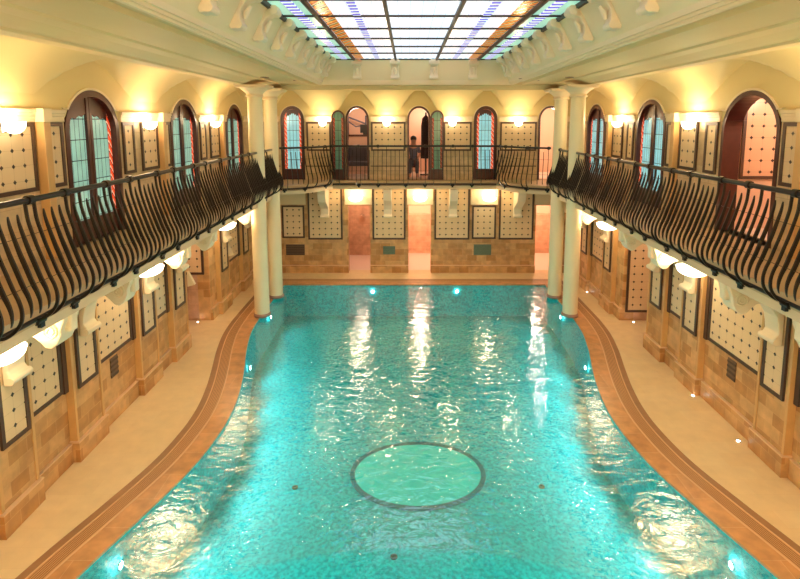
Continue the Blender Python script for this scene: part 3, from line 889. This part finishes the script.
# ------------------------------------------------------------------ arched stained-glass doors
def arch_pts(hw, z0, zs, rise, n=20):
    return [(-hw, z0)] + [(-hw*math.cos(PI*k/n), zs+rise*math.sin(PI*k/n)) for k in range(n+1)] + [(hw, z0)]
def arch_ring(bm, o, i, y0, y1):
    n = len(o)
    V = [[bm.verts.new((p[0], y, p[1])) for p in q] for q in (o, i) for y in (y0, y1)]
    of, ob, jf, jb = V
    for k in range(n-1):
        bm.faces.new((of[k], of[k+1], jf[k+1], jf[k])); bm.faces.new((ob[k], jb[k], jb[k+1], ob[k+1]))
        bm.faces.new((of[k], ob[k], ob[k+1], of[k+1])); bm.faces.new((jf[k], jf[k+1], jb[k+1], jb[k]))
    for k in (0, n-1): bm.faces.new((of[k], jf[k], jb[k], ob[k]))
def glazed(e, hw, zs, rise, glass, y=.10, mull=.07, fw=.10, red='both', base=.35, border=.07):
    """frame, mullion, glass and red twisted border, all children of e (origin on wall face, floor level of gallery)"""
    o = arch_pts(hw-.003, 0, zs, rise-.003); i = arch_pts(hw-fw, 0, zs, rise-fw)
    bm = bmesh.new(); arch_ring(bm, o, i, -.012, .16); obj('door_frame', bm, WOOD, e)
    bm = B((-hw+fw, hw-fw, y-.03, y+.03, 0, base))
    if mull:
        box(bm, -mull, -.006, y-.045, y+.03, base, zs+rise-fw*1.02); box(bm, .006, mull, y-.045, y+.03, base, zs+rise-fw*1.02)
    obj('leaf_frame', bm, WOOD, e)
    bm = bmesh.new(); prism(bm, arch_pts(hw-fw+.004, base, zs, rise-fw+.004), y, y+.015, 'y'); obj('glass', bm, glass, e)
    zt = zs + rise*.45; top = [(p[0]*.985, p[1]-.004) for p in arch_pts(hw-fw, zt, zs, rise-fw) if p[1] > zt]
    l, r_ = top[0][0], top[-1][0]; nw = 12
    wav = [(r_+(l-r_)*k/nw, zt-.02+(.035 if k % 2 else 0)-.10*abs(2*k/nw-1)) for k in range(nw+1)]
    bm = bmesh.new(); prism(bm, top+wav, y-.028, y-.016, 'y'); obj('carved_tympanum', bm, WOOD, e)
    for sx in ((-1, 1) if red == 'both' else (red,)):
        # stained twist border: an arched strip on the outer edge of the leaf
        oo = [(sx*abs(p[0]) if 1 else 0, p[1]) for p in arch_pts(hw-fw, base, zs, rise-fw) if p[0] <= 1e-9]
        ii = [(sx*abs(p[0]), p[1]) for p in arch_pts(hw-fw-border, base, zs, rise-fw-border) if p[0] <= 1e-9]
        bm = bmesh.new(); arch_ring(bm, oo, ii, y-.015, y-.001); obj('stained_border', bm, BORD, e)
    return e
BORDD = stripes('unlit_red_border', [(0, (.30, .04, .02)), (.4, (.10, .015, .01)), (.6, (.40, .12, .07)), (.85, (.28, .05, .02))], 7, 1.5, .08)  # red border striping darkened in its colours to look unlit
dn = 0
def door(side, u, hw, zs, rise, glass, **k):
    global dn; dn += 1
    e = struct(empty('door_%d' % dn)); put(e, side, u, 0, ZG)
    return glazed(e, hw, zs, rise, glass, **k)
for k, y in enumerate(SIDE_DOORS):
    door('L', y, DH, DSP-ZG, DR, GL, red='both')
    if k == 0:
        dn += 1; e = struct(empty('door_%d' % dn)); put(e, 'R', y, 0, ZG)
        bm = bmesh.new(); arch_ring(bm, arch_pts(DH-.003, 0, DSP-ZG, DR-.003), arch_pts(DH-.08, 0, DSP-ZG, DR-.08), -.012, .29); obj('door_frame', bm, WOOD, e)
    else: door('R', y, DH, DSP-ZG, DR, GLB, red='both')
for i, x in enumerate(FAR_UP):
    if i in (0, 3): door('F', x, FH, FSP-ZG, FR, GLB, mull=0, fw=.10, border=.08)
    else:
        dn += 1; e = struct(empty('door_%d' % dn)); put(e, 'F', x, 0, ZG)
        bm = bmesh.new(); arch_ring(bm, arch_pts(FH-.003, 0, FSP-ZG, FR-.003), arch_pts(FH-.065, 0, FSP-ZG, FR-.065), -.02, .28); obj('door_frame', bm, WOOD, e)
# open leaves folded back against the far wall
for u, l in ((fxu(338.5), 'left'), (fxu(437), 'right')):
    dn += 1; e = struct(empty('door_%d' % dn)); put(e, 'F', u, .07, ZG)
    hw = .215; zs = 2.0; rise = .24
    bm = bmesh.new(); arch_ring(bm, arch_pts(hw, 0, zs, rise), arch_pts(hw-.05, 0, zs, rise-.05), -.02, .03)
    box(bm, -hw+.05, hw-.05, -.02, .03, 0, .35); obj('leaf_frame', bm, WOOD, e)
    bm = bmesh.new(); prism(bm, arch_pts(hw-.048, .35, zs, rise-.048), 0, .01, 'y'); obj('glass', bm, GLG, e)
    for sx in (-1, 1):
        obj('stained_border', B((sx*(hw-.082)-.03, sx*(hw-.082)+.03, -.012, -.001, .38, zs)), BORDD, e)
# thin cream arch mouldings round the side doors (they stop on the cornice)
for s in 'LR':
    for y in SIDE_DOORS:
        bm = bmesh.new()
        o = [p for p in arch_pts(DH+.035, 5.2, DSP, DR+.035, 40) if p[1] >= 5.19]; i = [(p[0]*(DH-.001)/(DH+.035), DSP+(p[1]-DSP)*DR/(DR+.035)) for p in o]
        arch_ring(bm, o, i, -.02, -.001); t = trim(bm, CR); put(t, s, y)
for x in FAR_UP:
    bm = bmesh.new()
    o = [p for p in arch_pts(FH+.03, 5.0, FSP, FR+.03, 30) if p[1] >= FSP-.001]; i = [(p[0]*(FH-.001)/(FH+.03), FSP+(p[1]-FSP)*FR/(FR+.03)) for p in o]
    arch_ring(bm, o, i, -.02, -.001); t = trim(bm, CR); put(t, 'F', x)

# ------------------------------------------------------------------ vents, floor lights, downlights, pool fittings
def vent(side, u, z, w, h, label, mat=VENT, n=4):
    e = empty('air_vent'); obj('backing', B((-w/2, w/2, -.014, -.001, 0, h)), mat, e)
    obj('grille', B(*[(-w/2, w/2, -.022, -.014, h*(k+.15)/n, h*(k+.6)/n) for k in range(n)]), VENTG if mat is VENTG else BZ, e)
    put(e, side, u, 0, z); tag(e, label, 'air vent')
vent('L', 8.55, .72, .22, .34, 'small brown vent low on the left wall under the wide dotted panel')
vent('R', 8.42, .72, .22, .34, 'small brown vent low on the right wall under the wide dotted panel')
vent('F', fx(294.5), .60, .62, .36, 'brown vent at the left end of the far wall', VENT, 6)
vent('F', fx(389), .62, .40, .28, 'small green vent under the central dotted panel', VENTG)
vent('F', fx(483), .60, .58, .36, 'wide green vent under the small dotted panel on the far wall', VENTG, 6)
def small_light(name, loc, r, label, cat, group, power=0, flip=False):
    e = empty(name, loc)
    bm = bmesh.new(); rg = lathe(bm, [(r, 0), (r, .012), (r*.75, .016), (r*.7, .008)], 20); obj('metal_rim', bm, CHROME, e, smooth=True)
    bm = bmesh.new(); prism(bm, [(r*.7*math.cos(2*PI*k/16), r*.7*math.sin(2*PI*k/16)) for k in range(16)], .002, .009, 'z'); obj('lens', bm, SPOT, e)
    if flip: e.rotation_euler = (PI, 0, 0)
    tag(e, label, cat, group); return e
for x, y, l in ((-5.48, 12.80, 'at the mouth of the left niche'), (5.45, 12.80, 'at the mouth of the right niche'), (5.08, 15.18, 'beside the right wall near the columns'), (5.02, 9.20, 'beside the third right pilaster'), (4.99, 7.80, 'beside the second right pilaster')):
    small_light('floor_light', (x, y, .001), .035, 'tiny round white light in the deck ' + l, 'floor light', 'tiny lights set in the deck')
for x, y, l in ((-3.55, 12.6, 'in front of the left columns'), (-3.0, 13.6, 'right of the left columns'), (3.0, 13.6, 'left of the right columns'), (3.55, 12.6, 'in front of the right columns'), (2.55, 13.0, 'innermost on the right')):
    e = empty('recessed_downlight', (x, y, 6.03 if abs(x) < 3.6 else 6.03)); 
    bm = bmesh.new(); prism(bm, [(.10*math.cos(2*PI*k/20), .10*math.sin(2*PI*k/20)) for k in range(20)], -.012, -.001, 'z'); obj('dark_lens', bm, BROWN, e)
    tag(e, 'small dark recessed downlight in the beam soffit ' + l, 'downlight', 'recessed downlights in the beam soffit')
# underwater lights on the basin walls
UW = []
for y, nm2 in ((5.75, 'nearest the camera'), (10.9, 'at the pool waist'), (13.9, 'in front of the columns')):
    for sg, sn in ((-1, 'left'), (1, 'right')):
        x = sg*(px_(y)*.99-.03)
        e = empty('pool_light', (x, y, -.28)); e.rotation_euler = (0, -sg*PI/2, 0)
        bm = bmesh.new(); lathe(bm, [(.06, 0), (.06, .015), (.045, .02)], 20); obj('metal_rim', bm, CHROME, e)
        bm = bmesh.new(); prism(bm, [(.045*math.cos(2*PI*k/16), .045*math.sin(2*PI*k/16)) for k in range(16)], .004, .014, 'z'); obj('lens', bm, SPOT, e)
        tag(e, f'round white underwater light on the {sn} pool wall {nm2}', 'pool light', 'underwater pool lights')
for x, sn in ((-1.3, 'left'), (1.3, 'right')):
    e = empty('pool_light', (x, YP1-.03, -.2)); e.rotation_euler = (PI/2, 0, 0)
    bm = bmesh.new(); lathe(bm, [(.06, 0), (.06, .015), (.045, .02)], 20); obj('metal_rim', bm, CHROME, e)
    bm = bmesh.new(); prism(bm, [(.045*math.cos(2*PI*k/16), .045*math.sin(2*PI*k/16)) for k in range(16)], .004, .014, 'z'); obj('lens', bm, SPOT, e)
    tag(e, f'{sn} underwater light on the far pool wall', 'pool light', 'underwater pool lights')
def add_spot(name, loc, target, power, col, ang, r=.05):
    l = bpy.data.lights.new(name, 'SPOT'); l.energy = power; l.color = col; l.spot_size = R(ang); l.spot_blend = .6; l.shadow_soft_size = r
    o = bpy.data.objects.new(name, l); C.objects.link(o); o.location = loc
    o.rotation_euler = (Vector(target)-Vector(loc)).to_track_quat('-Z', 'Y').to_euler(); return o
for y in (2.6, 3.9, 5.2, 6.5, 7.8, 9.1, 10.4, 11.7, 13.0, 14.3):  # evenly spaced added spots fill the pool with light; most lack a fitting
    for sg in (-1, 1):
        x = px_(y)-.12
        add_spot('pool_fill_spot', (sg*x, y, -.22), (sg*(x-3.4), y, -1.0), 44 if y < 12 else 17, (1, 1, 1), 150)
for x in (-2.4, 0, 2.4): add_spot('pool_fill_spot', (x, YP1-.15, -.22), (x, YP1-2.0, -1.0), 5, (1, 1, 1), 130)
for x, y, l in ((-2.08, 8.08, 'left of the oval disc'), (2.0, 8.1, 'right of the oval disc'), (-.41, 6.67, 'in front of the oval disc')):
    e = empty('floor_inlet', (x, y, -1.0)); bm = bmesh.new(); lathe(bm, [(.05, .001), (.05, .015), (.03, .018), (.004, .012)], 16); obj('inlet_ring', bm, VENT, e)
    tag(e, 'small brown inlet on the pool bottom ' + l, 'pool inlet')

# ------------------------------------------------------------------ things seen in the rooms
# shower head
e = empty('shower_head', (fx(356.5)-.0, 19.55, 1.6))
bm = bmesh.new(); tube(bm, [(0, .04, 0), (0, -.1, .03), (0, -.2, -.02)], .02, 8); obj('arm', bm, CHROME, e)
bm = bmesh.new(); lathe(bm, [(.02, .03), (.1, -.01), (.1, -.03), (.004, -.03)], 16, 0, -.22); obj('rose', bm, CHROME, e)
tag(e, 'chrome shower head on the red-brown wall of the far opening', 'shower head')
# bench/sofa, screen and shelf in the left open upper room
bx_ = -1.99
e = empty('padded_bench', (bx_, 18.6, ZG))
obj('seat', B((-.6, .6, -.25, .25, .35, .5)), GREY, e, bevel=.03); obj('backrest', B((-.6, .6, .2, .3, .4, 1.0)), GREY, e, bevel=.03)
for x in (-.5, .5):
    for y in (-.2, .2): obj('leg', B((x-.03, x+.03, y-.03, y+.03, 0, .35)), DARK, e)
tag(e, 'dark grey padded bench inside the left open upper door', 'bench')
e = empty('partition_board', (bx_, 19.2, ZG)); obj('board', B((-.9, .9, -.03, .03, 0, 1.35)), PINK, e); obj('top_rail', B((-.9, .9, -.05, .05, 1.35, 1.42)), WOOD, e)
tag(e, 'low pink partition with dark top rail behind the grey bench', 'partition')
e = empty('screen', (-1.72, 19.2, ZG+1.421)); obj('casing', B((-.2, .2, -.05, .05, .06, .36)), DARK, e, bevel=.01); obj('stand', B((-.1, .1, -.06, .06, 0, .06)), DARK, e)
tag(e, 'small black screen on top of the pink partition', 'screen')
e = empty('exercise_machine', (-2.1, 19.6, ZG))
bm = bmesh.new()
tube(bm, [(-.3, 0, .0), (-.3, 0, 2.1)], .03); tube(bm, [(.35, 0, 0), (.35, 0, 2.1)], .03); tube(bm, [(-.3, 0, 2.05), (.35, 0, 1.8)], .03)
obj('upright_frame', bm, GREY, e); bm = bmesh.new(); tube(bm, [(-.3, -.05, 1.9), (0, -.2, 1.7), (.3, -.2, 1.75)], .025); obj('handle_bar', bm, GREY, e)
tag(e, 'grey exercise machine frame seen above the pink partition', 'exercise machine')
# second open room: cabinet and seated person
e = empty('coat_rack', (.42, 18.7, ZG))
bm = bmesh.new(); tube(bm, [(0, 0, 0), (0, 0, 2.2)], .03); tube(bm, [(-.2, 0, .02), (.2, 0, .02)], .025); tube(bm, [(0, -.2, .02), (0, .2, .02)], .025); obj('stand', bm, DARK, e)
bm = bmesh.new(); lathe(bm, [(.03, 2.1), (.13, 2.0), (.17, 1.7), (.16, 1.2), (.19, .7), (.17, .6)], 20); obj('coat', bm, plain('black_cloth', (.02, .015, .02), .9), e, smooth=True)
tag(e, 'black coat hanging on a stand inside the right open upper door', 'coat rack')

def skin_body(name, verts, edges, radii, mat, parent):
    me = bpy.data.meshes.new(name); me.from_pydata(verts, edges, []); o = bpy.data.objects.new(name, me); C.objects.link(o)
    sk = o.modifiers.new('s', 'SKIN'); 
    if not me.skin_vertices: me.attributes  # layer is made by the modifier
    bpy.context.view_layer.objects.active = o
    for v, r in zip(me.skin_vertices[0].data, radii): v.radius = (r, r)
    me.skin_vertices[0].data[0].use_root = True
    o.modifiers.new('u', 'SUBSURF').levels = 2; o.modifiers['u'].render_levels = 2
    me.materials.append(mat)
    if parent: o.parent = parent
    return o
def person():
    e = empty('person', (-.02, 18.3, ZG))
    V = [(0, 0, .52), (0, .02, .75), (0, .04, 1.0), (0, .03, 1.12), (0, 0, 1.2), (0, -.02, 1.30),
         (-.17, .03, 1.0), (-.22, -.02, .78), (-.14, -.2, .66), (.17, .03, 1.0), (.22, -.02, .78), (.16, -.22, .68),
         (-.1, -.02, .50), (-.12, -.42, .50), (-.12, -.42, .1), (-.12, -.52, .04), (.1, -.02, .50), (.12, -.42, .50), (.12, -.42, .1), (.12, -.52, .04)]
    E_ = [(0, 1), (1, 2), (2, 3), (3, 4), (4, 5), (2, 6), (6, 7), (7, 8), (2, 9), (9, 10), (10, 11), (0, 12), (12, 13), (13, 14), (14, 15), (0, 16), (16, 17), (17, 18), (18, 19)]
    Rr = [.14, .13, .13, .055, .09, .09, .055, .045, .03, .055, .045, .03, .09, .065, .045, .035, .09, .065, .045, .035]
    skin_body('body', V, E_, Rr, SKIN, e)
    V2 = [(0, 0, .5), (0, .02, .75), (0, .04, 1.0), (-.17, .03, 1.0), (-.22, -.02, .78), (.17, .03, 1.0), (.22, -.02, .78)]
    skin_body('shirt', V2, [(0, 1), (1, 2), (2, 3), (3, 4), (2, 5), (5, 6)], [.155, .145, .145, .07, .06, .07, .06], SHIRT, e)
    V3 = [(0, 0, .5), (-.1, -.02, .50), (-.12, -.42, .50), (-.12, -.42, .12), (.1, -.02, .50), (.12, -.42, .50), (.12, -.42, .12)]
    skin_body('trousers', V3, [(0, 1), (1, 2), (2, 3), (0, 4), (4, 5), (5, 6)], [.15, .11, .08, .06, .11, .08, .06], GREY, e)
    bm = bmesh.new(); bmesh.ops.create_uvsphere(bm, u_segments=16, v_segments=10, radius=.105)
    for v in bm.verts: v.co += Vector((0, .03, 1.30))
    obj('hair', bm, DARK, e, smooth=True)
    tag(e, 'person in a blue-grey top seated inside the right open upper door', 'person')
    s = empty('stool', (-.02, 18.36, ZG)); obj('seat', B((-.2, .2, -.2, .2, .32, .37)), WOOD, s)
    for x in (-.16, .16):
        for y in (-.16, .16): obj('leg', B((x-.02, x+.02, y-.02, y+.02, 0, .32)), WOOD, s)
    tag(s, 'dark stool under the person in the blue-grey top', 'stool')
person()
# pale folded wedges hanging at the ends of the left pilasters
for y, l in ((11.40, 'at the left niche edge'), (14.05, 'beyond the left niche near the column')):
    e = empty('wall_wedge', (-5.08, y, 1.38)); bm = bmesh.new(); prism(bm, [(0, 0), (.16, .05), (.02, .34), (0, .34)], -.04, .04, 'y'); obj('wedge_body', bm, CR, e)
    tag(e, 'small pale wedge-shaped wall fixture ' + l, 'wall fixture')

# ------------------------------------------------------------------ extra room lights (lamps inside the lit rooms, added fill at the near end)
for loc, p, c in (((fx(359), 18.4, 2.4), 30, ROOML), ((fx(422), 18.8, 2.4), 60, ROOML), ((fx(550), 18.8, 2.4), 60, ROOML),
                  ((-2.0, 18.9, 5.3), 18, ROOML), ((.4, 19.2, 5.3), 24, ROOML), ((4.8, 18.4, 5.2), 60, ROOML), ((6.3, 8.2, 5.4), 40, ROOML)):
    add_point('room_bulb', loc, p, c, .12)
for s in 'LR':
    sg = -1 if s == 'L' else 1
    add_point('niche_bulb', (sg*5.9, 12.2, 2.6), 12, ROOML, .1)

for x in (-2.6, 0, 2.6):  # warm fill lights added behind the view, not actual lamps
    add_point('near_fill_light', (x, -1.5, 4.6), 120, WARM, .15)
w = bpy.data.worlds.new('world'); S.world = w; w.use_nodes = True
w.node_tree.nodes['Background'].inputs[0].default_value = (1, .84, .62, 1); w.node_tree.nodes['Background'].inputs[1].default_value = .25

# ------------------------------------------------------------------ camera
cd = bpy.data.cameras.new('camera'); cam = bpy.data.objects.new('camera', cd); C.objects.link(cam)
cam.location = (-.22, 0, 5.0); cam.rotation_euler = (R(90-7.23), 0, 0)
cd.sensor_width = 36; cd.sensor_fit = 'HORIZONTAL'; cd.lens = 531/800*36
cd.shift_x = -7.6/800; cd.shift_y = -(289.5-189)/800
cd.clip_end = 100; S.camera = cam

S.view_settings.view_transform = 'Standard'; S.view_settings.look = 'None'; S.view_settings.gamma = 1
S.view_settings.use_curve_mapping = False; S.view_settings.exposure = 0.48
S.cycles.use_denoising = True; S.cycles.max_bounces = 7; S.cycles.diffuse_bounces = 4; S.cycles.transparent_max_bounces = 8
S.cycles.caustics_reflective = False; S.cycles.caustics_refractive = False; S.cycles.sample_clamp_indirect = 6
